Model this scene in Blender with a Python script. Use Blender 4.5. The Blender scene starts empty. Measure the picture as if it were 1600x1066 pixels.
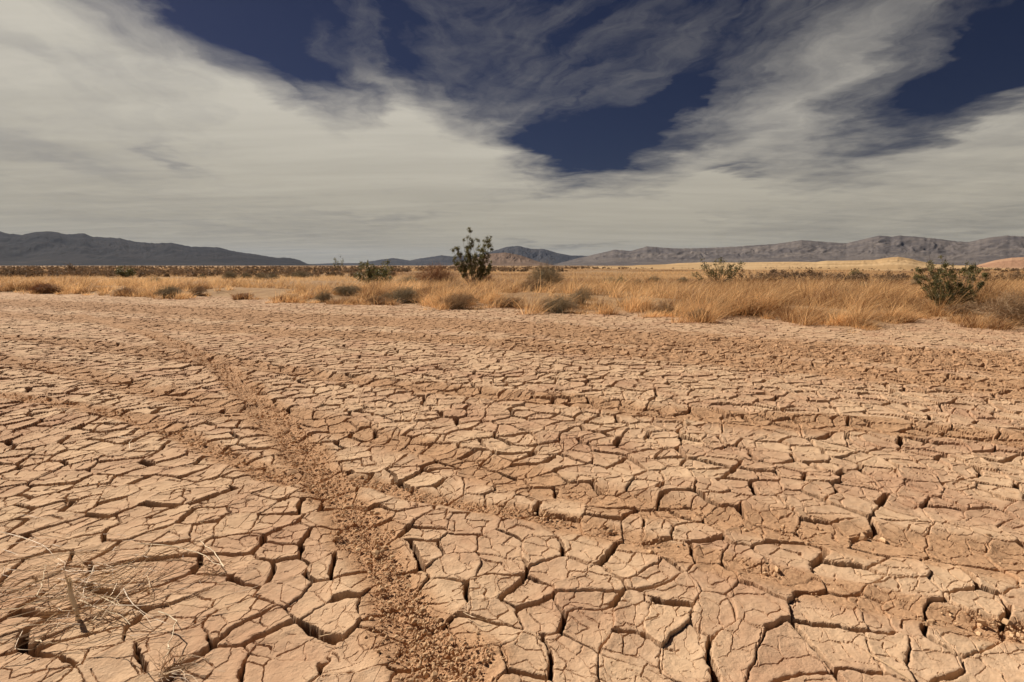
import bpy, math, random
import numpy as np
rng = np.random.default_rng(11)
random.seed(5)
S = bpy.context.scene
COL = S.collection

# ------------------------------------------------------------ camera
CAM_H = 1.4
F = 889.0                       # focal length in pixels of the 1600 px wide frame
PITCH = math.atan(118/889)
cam = bpy.data.objects.new('camera', bpy.data.cameras.new('camera'))
COL.objects.link(cam)
cam.data.sensor_width = 36
cam.data.lens = 36*F/1600
cam.data.clip_start = 0.05
cam.data.clip_end = 90000
cam.location = (0, 0, CAM_H)
cam.rotation_euler = (math.pi/2 - PITCH, 0, 0)
S.camera = cam
S.cycles.use_denoising = True
S.cycles.denoiser = 'OPENIMAGEDENOISE'
S.cycles.denoising_prefilter = 'ACCURATE'
S.cycles.max_bounces = 5
S.cycles.diffuse_bounces = 3
S.cycles.volume_bounces = 0
S.cycles.transparent_max_bounces = 6

def ray(px, py):
    """direction of a photograph pixel (x right, y ahead, z up)"""
    v = (py-533)/F
    return np.array([(px-800)/F, math.cos(PITCH)-v*math.sin(PITCH), -(math.sin(PITCH)+v*math.cos(PITCH))])
def at(px, py, z=0.0):
    d = ray(px, py); t = (z-CAM_H)/d[2]
    return np.array([d[0]*t, d[1]*t, z])
def at_depth(px, py, Y):
    d = ray(px, py); t = Y/d[1]
    return np.array([d[0]*t, Y, CAM_H+d[2]*t])
def sky_uv(px, py):
    d = ray(px, py)
    return math.atan2(d[0], d[1]), d[2]/math.hypot(d[0], d[1])

# ------------------------------------------------------------ light
EXPOSURE = 0.35
SUN_AZ = math.atan2(-0.80, 0.60)      # measured from +Y towards +X
SUN_EL = math.radians(40)
sun = bpy.data.objects.new('sun', bpy.data.lights.new('sun', 'SUN'))
COL.objects.link(sun)
sun.data.energy = 4.9
sun.data.angle = math.radians(0.53)
sun.data.color = (1.0, 0.89, 0.74)
sd = np.array([math.sin(SUN_AZ)*math.cos(SUN_EL), math.cos(SUN_AZ)*math.cos(SUN_EL), math.sin(SUN_EL)])
import mathutils
sun.rotation_euler = mathutils.Vector(sd).to_track_quat('Z', 'Y').to_euler()
S.view_settings.view_transform = 'Standard'
S.view_settings.look = 'None'
S.view_settings.exposure = EXPOSURE
S.view_settings.gamma = 1.0
S.view_settings.use_curve_mapping = False

# ------------------------------------------------------------ node helper
class NT:
    def __init__(self, tree): self.t = tree; self.n = tree.nodes; self.l = tree.links
    def node(self, typ, **kw):
        n = self.n.new(typ)
        for k, v in kw.items(): setattr(n, k, v)
        return n
    def put(self, sock, v):
        if isinstance(v, bpy.types.NodeSocket): self.l.new(v, sock)
        elif v is not None: sock.default_value = v
    def math(self, op, a, b=None, c=None, clamp=False):
        n = self.node('ShaderNodeMath', operation=op, use_clamp=clamp)
        self.put(n.inputs[0], a)
        if b is not None: self.put(n.inputs[1], b)
        if c is not None: self.put(n.inputs[2], c)
        return n.outputs[0]
    def vmath(self, op, a, b=None, out=0):
        n = self.node('ShaderNodeVectorMath', operation=op)
        self.put(n.inputs[0], a)
        if b is not None: self.put(n.inputs[1], b)
        return n.outputs[out]
    def combine(self, x, y, z):
        n = self.node('ShaderNodeCombineXYZ')
        for i, v in enumerate((x, y, z)): self.put(n.inputs[i], v)
        return n.outputs[0]
    def noise(self, vec, scale, detail=4, rough=0.55, dist=0.0, col=False):
        n = self.node('ShaderNodeTexNoise')
        self.put(n.inputs['Vector'], vec)
        n.inputs['Scale'].default_value = scale; n.inputs['Detail'].default_value = detail
        n.inputs['Roughness'].default_value = rough; n.inputs['Distortion'].default_value = dist
        return n.outputs['Color' if col else 'Fac']
    def mix(self, fac, a, b, typ='MIX'):
        n = self.node('ShaderNodeMix', data_type='RGBA', blend_type=typ)
        n.clamp_factor = True
        self.put(n.inputs['Factor'], fac)
        self.put(n.inputs[6], a if not isinstance(a, tuple) else (*a, 1)[:4])
        self.put(n.inputs[7], b if not isinstance(b, tuple) else (*b, 1)[:4])
        return n.outputs[2]
    def rng(self, v, a, b, c=0.0, d=1.0, smooth=True):
        n = self.node('ShaderNodeMapRange', interpolation_type='SMOOTHSTEP' if smooth else 'LINEAR')
        self.put(n.inputs[0], v)
        for i, q in enumerate((a, b, c, d)): self.put(n.inputs[i+1], q)
        return n.outputs[0]
    def attr(self, name):
        n = self.node('ShaderNodeAttribute', attribute_name=name)
        return n.outputs['Fac']

# ------------------------------------------------------------ sky (world)
W = bpy.data.worlds.new('World'); S.world = W; W.use_nodes = True
w = NT(W.node_tree); w.n.clear()
out = w.node('ShaderNodeOutputWorld'); bg = w.node('ShaderNodeBackground')
w.l.new(bg.outputs[0], out.inputs[0])
SKY_STRENGTH = 0.05
sky = w.node('ShaderNodeTexSky', sky_type='NISHITA')
sky.sun_disc = False; sky.sun_elevation = SUN_EL; sky.sun_rotation = SUN_AZ
sky.air_density = 1.0; sky.dust_density = 0.6; sky.ozone_density = 3.0
tc = w.node('ShaderNodeTexCoord')
sep = w.node('ShaderNodeSeparateXYZ'); w.l.new(tc.outputs['Generated'], sep.inputs[0])
dx, dy, dz = sep.outputs
u0 = w.math('ARCTAN2', dx, dy)
hyp = w.math('SQRT', w.math('ADD', w.math('MULTIPLY', dx, dx), w.math('MULTIPLY', dy, dy)))
v0 = w.math('DIVIDE', dz, w.math('MAXIMUM', hyp, 0.001))
# a cloud layer far overhead, for wisps drawn out towards the horizon
zc = w.math('ADD', w.math('MAXIMUM', dz, 0.0), 0.07)
plane = w.combine(w.math('DIVIDE', dx, zc), w.math('DIVIDE', dy, zc), 0.0)
wn1 = w.noise(plane, 0.55, 5, 0.6, 0.0, col=True)
wn2 = w.noise(plane, 2.6, 5, 0.6, 0.4, col=True)
uv0 = w.combine(u0, v0, 0.0)
warp = w.vmath('MULTIPLY', w.vmath('SUBTRACT', wn1, (0.5, 0.5, 0.5)), (0.34, 0.13, 0))
warp2 = w.vmath('MULTIPLY', w.vmath('SUBTRACT', wn2, (0.5, 0.5, 0.5)), (0.13, 0.055, 0))
uv = w.vmath('ADD', uv0, w.vmath('ADD', warp, warp2))
su = w.node('ShaderNodeSeparateXYZ'); w.l.new(uv, su.inputs[0])
uu, vv = su.outputs[0], su.outputs[1]
# upper edge of the main cloud bank
edge_px = [(-500, -260), (-250, -160), (0, -60), (90, -10), (200, 60), (290, 100), (400, 118), (480, 148), (560, 165), (640, 160), (700, 185), (780, 225), (850, 270),
           (930, 292), (1010, 290), (1080, 265), (1160, 250), (1240, 236), (1320, 232), (1420, 208), (1520, 180), (1600, 160), (1800, 100), (2100, 0)]
fc = w.node('ShaderNodeFloatCurve')
cv = fc.mapping.curves[0]
pts = sorted([sky_uv(*p) for p in edge_px])
umin, umax = -1.2, 1.2
vmin, vmax = -0.1, 1.0
nrm = [((a-umin)/(umax-umin), (b-vmin)/(vmax-vmin)) for a, b in pts]
cv.points[0].location = (0.0, nrm[0][1]); cv.points[1].location = (1.0, nrm[-1][1])
for a, b in nrm: cv.points.new(a, b)
for p in cv.points: p.handle_type = 'AUTO_CLAMPED'
fc.mapping.update()
w.put(fc.inputs['Value'], w.rng(uu, umin, umax, 0, 1, False))
edge = w.rng(fc.outputs[0], 0, 1, vmin, vmax, False)
bank = w.rng(w.math('SUBTRACT', edge, vv), -0.060, 0.055, 0, 1)
cov = w.math('MULTIPLY', bank, 0.93)
def blob(px, py, ang, la, lb, amp):
    """soft patch: centre px, long axis angle in degrees (image, anticlockwise), half sizes in pixels"""
    global cov
    cu, cvv = sky_uv(px, py)
    m = w.node('ShaderNodeMapping', vector_type='TEXTURE')
    w.put(m.inputs[0], uv)
    m.inputs['Location'].default_value = (cu, cvv, 0)
    m.inputs['Rotation'].default_value = (0, 0, math.radians(ang))
    m.inputs['Scale'].default_value = (la/F, lb/F, 1)
    q = w.vmath('DOT_PRODUCT', m.outputs[0], m.outputs[0], out=1)
    g = w.math('POWER', 2.71828, w.math('MULTIPLY', q, -1.0))
    cov = w.math('MULTIPLY_ADD', g, amp, cov)
for b in [(1290, 115, 33, 430, 85, 0.36), (1120, 215, 20, 260, 60, 0.22), (870, 160, 10, 190, 50, 0.18), (740, 30, -60, 150, 90, 0.05),
          (590, 110, -60, 130, 24, 0.20), (470, 110, -25, 120, 40, -0.12), (500, 85, -25, 60, 20, 0.16), (230, 45, -38, 190, 26, 0.30), (930, 60, 0, 280, 70, 0.11), (700, 110, 0, 160, 60, 0.05), (660, 165, -10, 110, 26, 0.22),
          (905, 232, 20, 105, 34, -0.42), (1035, 160, 10, 60, 20, -0.22), (1165, 257, 0, 48, 13, -0.5), (1070, 222, 5, 70, 16, -0.22),
          (290, 241, -20, 42, 11, -0.30), (40, 235, -10, 130, 12, -0.16), (60, 95, -5, 90, 14, -0.10), (595, 335, 0, 90, 9, -0.18), (1110, 328, 4, 100, 10, -0.22),
          (1450, 262, 4, 170, 16, -0.12), (380, 350, -2, 180, 10, -0.13), (890, 388, 0, 90, 14, -0.40), (560, 250, 0, 200, 60, 0.10), (830, 360, -6, 120, 14, 0.16),
          (1500, 345, 0, 260, 14, -0.15), (1490, 125, 28, 200, 60, -0.34), (430, 70, -30, 130, 45, -0.10), (1540, 190, 14, 90, 10, 0.25), (1250, 300, 8, 260, 18, 0.12)]:
    blob(*b)
mp = w.node('ShaderNodeMapping'); w.put(mp.inputs[0], plane)
mp.inputs['Rotation'].default_value = (0, 0, math.radians(-28)); mp.inputs['Scale'].default_value = (0.55, 2.2, 1)
streak = w.noise(mp.outputs[0], 1.5, 8, 0.62, 0.5)
fine = w.noise(plane, 3.2, 8, 0.62, 1.0)
def flow(ang, along, across, dist):
    m_ = w.node('ShaderNodeMapping', vector_type='TEXTURE'); w.put(m_.inputs[0], uv)
    m_.inputs['Rotation'].default_value = (0, 0, math.radians(ang)); m_.inputs['Scale'].default_value = (along, across, 1)
    return w.noise(m_.outputs[0], 1.0, 9, 0.60, dist)
fl_r = flow(31, 0.34, 0.070, 0.12); fl_l = flow(-42, 0.30, 0.075, 0.12)
fm = w.rng(u0, -0.22, 0.10)
fl = w.math('ADD', w.math('MULTIPLY', fl_r, fm), w.math('MULTIPLY', fl_l, w.math('SUBTRACT', 1.0, fm)))
high = w.rng(v0, 0.10, 0.26)
base_t = w.math('ADD', w.math('MULTIPLY', w.math('SUBTRACT', streak, 0.5), 0.5), w.math('MULTIPLY', w.math('SUBTRACT', fine, 0.5), 0.5))
high_t = w.math('ADD', w.math('MULTIPLY', w.math('SUBTRACT', fl, 0.5), 1.05), w.math('MULTIPLY', w.math('SUBTRACT', fine, 0.5), 0.35))
tex = w.math('ADD', w.math('MULTIPLY', high_t, high), w.math('MULTIPLY', base_t, w.math('SUBTRACT', 1.0, high)))
# texture is strongest in the veils, weak in clear sky and full cloud
covt = w.math('ADD', cov, w.math('MULTIPLY', tex, w.math('MULTIPLY', w.rng(cov, -0.1, 0.4, 0.55, 1.0), w.rng(cov, 0.5, 0.95, 1.0, 0.5))))
dens = w.rng(covt, 0.05, 0.98, 0, 1, False)
dens = w.math('POWER', w.math('MAXIMUM', dens, 0.0), 1.15)
skyc = w.vmath('MULTIPLY', sky.outputs[0], (0.128, 0.122, 0.180))
hor = w.rng(v0, 0.0, 0.30, 0, 1)
cloudc = w.mix(hor, (6.3, 5.7, 4.45), (9.0, 8.4, 7.2))
mott = w.rng(w.noise(mp.outputs[0], 0.8, 6, 0.6, 0.6), 0.3, 0.75, 0.90, 1.05)
cloudc = w.vmath('MULTIPLY', cloudc, w.combine(mott, mott, mott))
w.put(bg.inputs['Color'], w.mix(dens, skyc, cloudc))
bg.inputs['Strength'].default_value = SKY_STRENGTH
W.cycles.sampling_method = 'MANUAL'; W.cycles.sample_map_resolution = 512

# ------------------------------------------------------------ mesh helpers
def tag(o, label=None, cat=None, group=None, kind=None):
    if label: o['label'] = label
    if cat: o['category'] = cat
    if group: o['group'] = group
    if kind: o['kind'] = kind
    return o
def mesh_obj(name, V, Q=None, T=None, mat=None, parent=None, attrs=None, smooth=False):
    V = np.ascontiguousarray(V, dtype=np.float32).reshape(-1, 3)
    loops = []; starts = []; tot = 0
    if Q is not None and len(Q):
        Q = np.asarray(Q, dtype=np.int32).reshape(-1, 4); loops.append(Q.ravel()); starts.append(np.arange(len(Q))*4); tot = len(Q)*4
    if T is not None and len(T):
        T = np.asarray(T, dtype=np.int32).reshape(-1, 3); loops.append(T.ravel()); starts.append(tot+np.arange(len(T))*3)
    loops = np.concatenate(loops).astype(np.int32); starts = np.concatenate(starts).astype(np.int32)
    me = bpy.data.meshes.new(name)
    me.vertices.add(len(V)); me.vertices.foreach_set('co', V.ravel())
    me.loops.add(len(loops)); me.loops.foreach_set('vertex_index', loops)
    me.polygons.add(len(starts)); me.polygons.foreach_set('loop_start', starts)
    me.update(calc_edges=True)
    me.polygons.foreach_set('use_smooth', np.full(len(starts), smooth))
    for k, a in (attrs or {}).items():
        at_ = me.attributes.new(k, 'FLOAT', 'POINT'); at_.data.foreach_set('value', np.ascontiguousarray(a, dtype=np.float32).ravel())
    if mat: me.materials.append(mat)
    o = bpy.data.objects.new(name, me); COL.objects.link(o)
    if parent: o.parent = parent
    return o
def empty(name, loc):
    o = bpy.data.objects.new(name, None); COL.objects.link(o); o.location = loc; o.empty_display_size = 0.2
    return o
class Geo:
    """collects batches of vertices and faces"""
    def __init__(self): self.V = []; self.Q = []; self.T = []; self.A = []; self.n = 0
    def add(self, V, Q=None, T=None, tone=0.5):
        V = np.asarray(V, dtype=np.float32).reshape(-1, 3)
        if Q is not None: self.Q.append(np.asarray(Q).reshape(-1, 4)+self.n)
        if T is not None: self.T.append(np.asarray(T).reshape(-1, 3)+self.n)
        self.V.append(V); self.A.append(np.broadcast_to(np.asarray(tone, dtype=np.float32), (len(V),)).copy()); self.n += len(V)
    def tubes(self, C, R, sides=3, tone=None):
        """C (N,K,3) centre lines, R (N,K) radii"""
        C = np.asarray(C, dtype=np.float64); R = np.asarray(R, dtype=np.float64)
        N, K, _ = C.shape
        tan = np.gradient(C, axis=1); tan /= np.linalg.norm(tan, axis=2, keepdims=True)+1e-9
        ref = np.array([0.31, 0.17, 0.93]); ref = np.broadcast_to(ref, tan.shape)
        a = np.cross(tan, ref); a /= np.linalg.norm(a, axis=2, keepdims=True)+1e-9
        b = np.cross(tan, a)
        ang = np.arange(sides)*2*math.pi/sides
        V = C[:, :, None, :] + R[:, :, None, None]*(a[:, :, None, :]*np.cos(ang)[None, None, :, None] + b[:, :, None, :]*np.sin(ang)[None, None, :, None])
        idx = np.arange(N*K*sides).reshape(N, K, sides)
        i0 = idx[:, :-1, :]; i1 = idx[:, 1:, :]
        Q = np.stack([i0, np.roll(i0, -1, 2), np.roll(i1, -1, 2), i1], -1).reshape(-1, 4)
        t = 0.5 if tone is None else np.repeat(np.asarray(tone), K*sides)
        self.add(V.reshape(-1, 3), Q=Q, tone=t)
    def leaves(self, P, size, tone=None, squash=0.55, up=0.0):
        """N small bent leaf blades with random orientation"""
        N = len(P)
        if N == 0: return
        d = rng.normal(size=(N, 3)); d[:, 2] += up; d /= np.linalg.norm(d, axis=1, keepdims=True)
        r = rng.normal(size=(N, 3)); s = np.cross(d, r); s /= np.linalg.norm(s, axis=1, keepdims=True)
        L = (np.asarray(size)*rng.uniform(0.6, 1.4, N))[:, None]
        nn = np.cross(d, s)
        v0 = P-d*L*0.5; v1 = P+s*L*squash*0.5+nn*L*0.08; v2 = P+d*L*0.5; v3 = P-s*L*squash*0.5+nn*L*0.08
        V = np.stack([v0, v1, v2, v3], 1).reshape(-1, 3)
        self.add(V, Q=np.arange(4*N).reshape(N, 4), tone=0.5 if tone is None else np.repeat(tone, 4))
    def blades(self, P, D, H, Wd, bend, tone, K=3):
        """grass ribbons: P base, D lean vector (N,2), H height, Wd width"""
        N = len(P)
        s = np.linspace(0, 1, K+1)[None, :]
        lean = np.zeros((N, K+1, 3))
        lean[:, :, 0] = D[:, 0:1]*H[:, None]*(s**1.7*bend[:, None]+s*0.25)
        lean[:, :, 1] = D[:, 1:2]*H[:, None]*(s**1.7*bend[:, None]+s*0.25)
        lean[:, :, 2] = H[:, None]*(s-0.35*bend[:, None]*s**2.5)
        C = P[:, None, :]+lean
        a = rng.uniform(0, 2*math.pi, N); side = np.stack([np.cos(a), np.sin(a), np.zeros(N)], 1)
        wd = Wd[:, None]*(1-s*0.85)*0.5
        A = C-side[:, None, :]*wd[:, :, None]; B = C+side[:, None, :]*wd[:, :, None]
        V = np.stack([A, B], 2).reshape(-1, 3)
        idx = np.arange(N*(K+1)*2).reshape(N, K+1, 2)
        Q = np.stack([idx[:, :-1, 0], idx[:, :-1, 1], idx[:, 1:, 1], idx[:, 1:, 0]], -1).reshape(-1, 4)
        self.add(V, Q=Q, tone=np.repeat(tone, (K+1)*2))
    def build(self, name, mat, parent=None, smooth=False, origin=None):
        V = np.concatenate(self.V)
        if origin is not None: V = V-np.asarray(origin, dtype=np.float32)
        return mesh_obj(name, V, np.concatenate(self.Q) if self.Q else None, np.concatenate(self.T) if self.T else None,
                        mat, parent, {'tone': np.concatenate(self.A)}, smooth)

# ------------------------------------------------------------ array noise
def hsh(ix, iy, seed):
    h = (ix.astype(np.int64)*374761393 + iy.astype(np.int64)*668265263 + seed*974634777) & 0xffffffff
    h = ((h ^ (h >> 13))*1274126177) & 0xffffffff
    h = ((h ^ (h >> 16))*2246822519) & 0xffffffff
    return ((h ^ (h >> 15)) & 0xffffff).astype(np.float32)/16777216.0
def vnoise(x, y, seed=0):
    fx = np.floor(x); fy = np.floor(y); ix = fx.astype(np.int32); iy = fy.astype(np.int32)
    tx = (x-fx).astype(np.float32); ty = (y-fy).astype(np.float32)
    tx = tx*tx*(3-2*tx); ty = ty*ty*(3-2*ty)
    a = hsh(ix, iy, seed); b = hsh(ix+1, iy, seed); c = hsh(ix, iy+1, seed); d = hsh(ix+1, iy+1, seed)
    return (a+(b-a)*tx)*(1-ty)+(c+(d-c)*tx)*ty
def fbm(x, y, octv=4, seed=0, gain=0.5):
    s = 0; a = 1; n = 0; f = 1
    for i in range(octv):
        s = s+a*vnoise(x*f+i*13.7, y*f-i*7.1, seed+i*17); n += a; a *= gain; f *= 2.03
    return s/n
def sst(x, a, b):
    t = np.clip((x-a)/(b-a), 0, 1); return t*t*(3-2*t)

def voronoi(X, Y, seed, jitter=0.85, widthfn=None):
    """signed distance to the nearest crack edge, cell id hash pair, cell centre"""
    fx = np.floor(X).astype(np.int32); fy = np.floor(Y).astype(np.int32)
    best = np.full(X.shape, 1e9, np.float32); bx = np.zeros_like(best); by = np.zeros_like(best)
    cx = np.zeros_like(fx); cy = np.zeros_like(fy)
    for j in (-1, 0, 1):
        for i in (-1, 0, 1):
            gx = fx+i; gy = fy+j
            px = gx+0.5+jitter*(hsh(gx, gy, seed)-0.5); py = gy+0.5+jitter*(hsh(gx, gy, seed+1)-0.5)
            d = (px-X)**2+(py-Y)**2
            m = d < best
            best = np.where(m, d, best); bx = np.where(m, px, bx); by = np.where(m, py, by)
            cx = np.where(m, gx, cx); cy = np.where(m, gy, cy)
    sd_ = np.full(X.shape, 1e9, np.float32); wd = np.zeros_like(sd_)
    for j in range(-2, 3):
        for i in range(-2, 3):
            if abs(i) == 2 and abs(j) == 2: continue
            gx = cx+i; gy = cy+j
            if i == 0 and j == 0: continue
            px = gx+0.5+jitter*(hsh(gx, gy, seed)-0.5); py = gy+0.5+jitter*(hsh(gx, gy, seed+1)-0.5)
            ex = px-bx; ey = py-by; L = np.sqrt(ex*ex+ey*ey)+1e-6
            d = ((bx+px)*0.5-X)*ex/L+((by+py)*0.5-Y)*ey/L
            r = hsh(cx+gx, cy+gy, seed+5)
            wv = widthfn(r)
            q = d-wv
            m = q < sd_
            sd_ = np.where(m, q, sd_); wd = np.where(m, wv, wd)
    return sd_, wd, hsh(cx, cy, seed+9), bx, by, cx, cy

# ------------------------------------------------------------ layout of the dry lake bed
GRASS_EDGE = [(-400, 452), (0, 458), (60, 459), (130, 461), (250, 465), (350, 464), (420, 468), (470, 473), (550, 476), (640, 477), (700, 482), (760, 478), (830, 483), (900, 488),
              (1000, 491), (1060, 494), (1100, 500), (1150, 496), (1250, 504), (1330, 516), (1400, 508), (1440, 494), (1500, 508), (1600, 516), (2000, 528)]
_e = np.array([at(*p)[:2] for p in GRASS_EDGE])
def edge_y(u):
    return np.interp(u, _e[:, 0]/_e[:, 1], _e[:, 1]).astype(np.float32)
def hummock(x, y):
    y1 = np.maximum(y, 0.5)
    g = y-edge_y(x/y1)
    h = sst(g, 0.0, 3.5)*(0.06+0.26*fbm(x*0.22, y*0.22, 3, 90))*(1-0.55*sst(g, 8, 30))*(1-sst(y, 150, 400))
    return h.astype(np.float32)
def gz(x, y):
    return float(hummock(np.array([x], dtype=np.float32), np.array([y], dtype=np.float32))[0])

TRACKS = {  # centre line in photo pixels, half width in m, rubble amount, rut depth, darkness of disturbed soil
 'a': ([(120, 492), (240, 520), (330, 560), (388, 610), (430, 660), (480, 712), (530, 780), (585, 860), (645, 960), (700, 1066), (760, 1180)], 0.155, 1.0, 0.015, 1.0),
 'b': ([(-60, 610), (60, 628), (150, 640), (240, 665), (330, 700), (400, 738), (450, 752)], 0.10, 0.72, 0.01, 0.9),
 'b2': ([(560, 752), (660, 778), (760, 795), (860, 812), (930, 830), (1060, 862), (1200, 898), (1330, 932), (1480, 972), (1620, 995), (1800, 1030)], 0.085, 0.62, 0.012, 0.7),
 'c': ([(330, 560), (480, 588), (600, 600), (800, 622), (950, 634), (1100, 655), (1300, 665), (1450, 672), (1600, 690), (1900, 720)], 0.22, 0.25, 0.024, 0.75),
 'd': ([(400, 640), (520, 668), (640, 690), (760, 735), (880, 768), (1000, 790), (1100, 800), (1250, 830), (1420, 860), (1620, 880)], 0.20, 0.22, 0.018, 0.7),
 'e': ([(-100, 548), (0, 560), (110, 582), (200, 602), (300, 632), (400, 650)], 0.20, 0.45, 0.015, 0.7),
 'e2': ([(-100, 520), (60, 528), (200, 545), (330, 565)], 0.30, 0.4, 0.02, 0.7),
 'f1': ([(-400, 462), (0, 472), (150, 478), (330, 490), (500, 500), (700, 506), (900, 518), (1100, 534), (1350, 552), (1600, 575), (2000, 600)], 1.0, 0.5, 0.012, 1.0),
 'f2': ([(-300, 484), (0, 490), (160, 500), (300, 512), (480, 520), (700, 530), (900, 545), (1150, 562), (1400, 590), (1600, 612)], 0.55, 0.4, 0.012, 0.8),
}
def seg_dist(X, Y, pts):
    d = np.full(X.shape, 1e9, np.float32)
    for (ax, ay), (bx, by) in zip(pts[:-1], pts[1:]):
        vx, vy = bx-ax, by-ay; L = vx*vx+vy*vy
        t = np.clip(((X-ax)*vx+(Y-ay)*vy)/L, 0, 1)
        d = np.minimum(d, (X-ax-t*vx)**2+(Y-ay-t*vy)**2)
    return np.sqrt(d)
def smooth_line(px):
    P = np.array([at(a, b)[:2] for a, b in px])
    t = np.arange(len(P)); tt = np.linspace(0, len(P)-1, (len(P)-1)*3+1)
    Q = np.stack([np.interp(tt, t, P[:, 0]), np.interp(tt, t, P[:, 1])], 1)
    for _ in range(3): Q[1:-1] = 0.25*Q[:-2]+0.5*Q[1:-1]+0.25*Q[2:]
    return Q
TR = {k: (smooth_line(v[0]),)+tuple(v[1:]) for k, v in TRACKS.items()}
def tracks(X, Y):
    rub = np.zeros(X.shape, np.float32); rut = np.zeros_like(rub); dis = np.zeros_like(rub)
    n1 = fbm(X*3.1, Y*3.1, 4, 300); n2 = fbm(X*0.9, Y*0.9, 3, 310)
    for k, (L, hw, ra, rd, dk) in TR.items():
        d = seg_dist(X, Y, L[:, :2])/hw
        dn = d+(n1-0.5)*1.5+(n2-0.5)*0.5
        core = 1-sst(dn, 0.45, 1.25)
        patch = 1.0 if ra > 0.9 else sst(n1*0.6+n2*0.4+(ra-0.5)*0.45, 0.42, 0.60)
        rub = np.maximum(rub, core*patch*min(1.0, ra*1.35))
        rut = rut-rd*(1-sst(d, 0.3, 1.0))+rd*0.55*np.exp(-((d-1.25)/0.35)**2)
        dis = np.maximum(dis, (1-sst(dn, 0.5, 1.9))*dk)
    return rub, rut, dis

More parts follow.
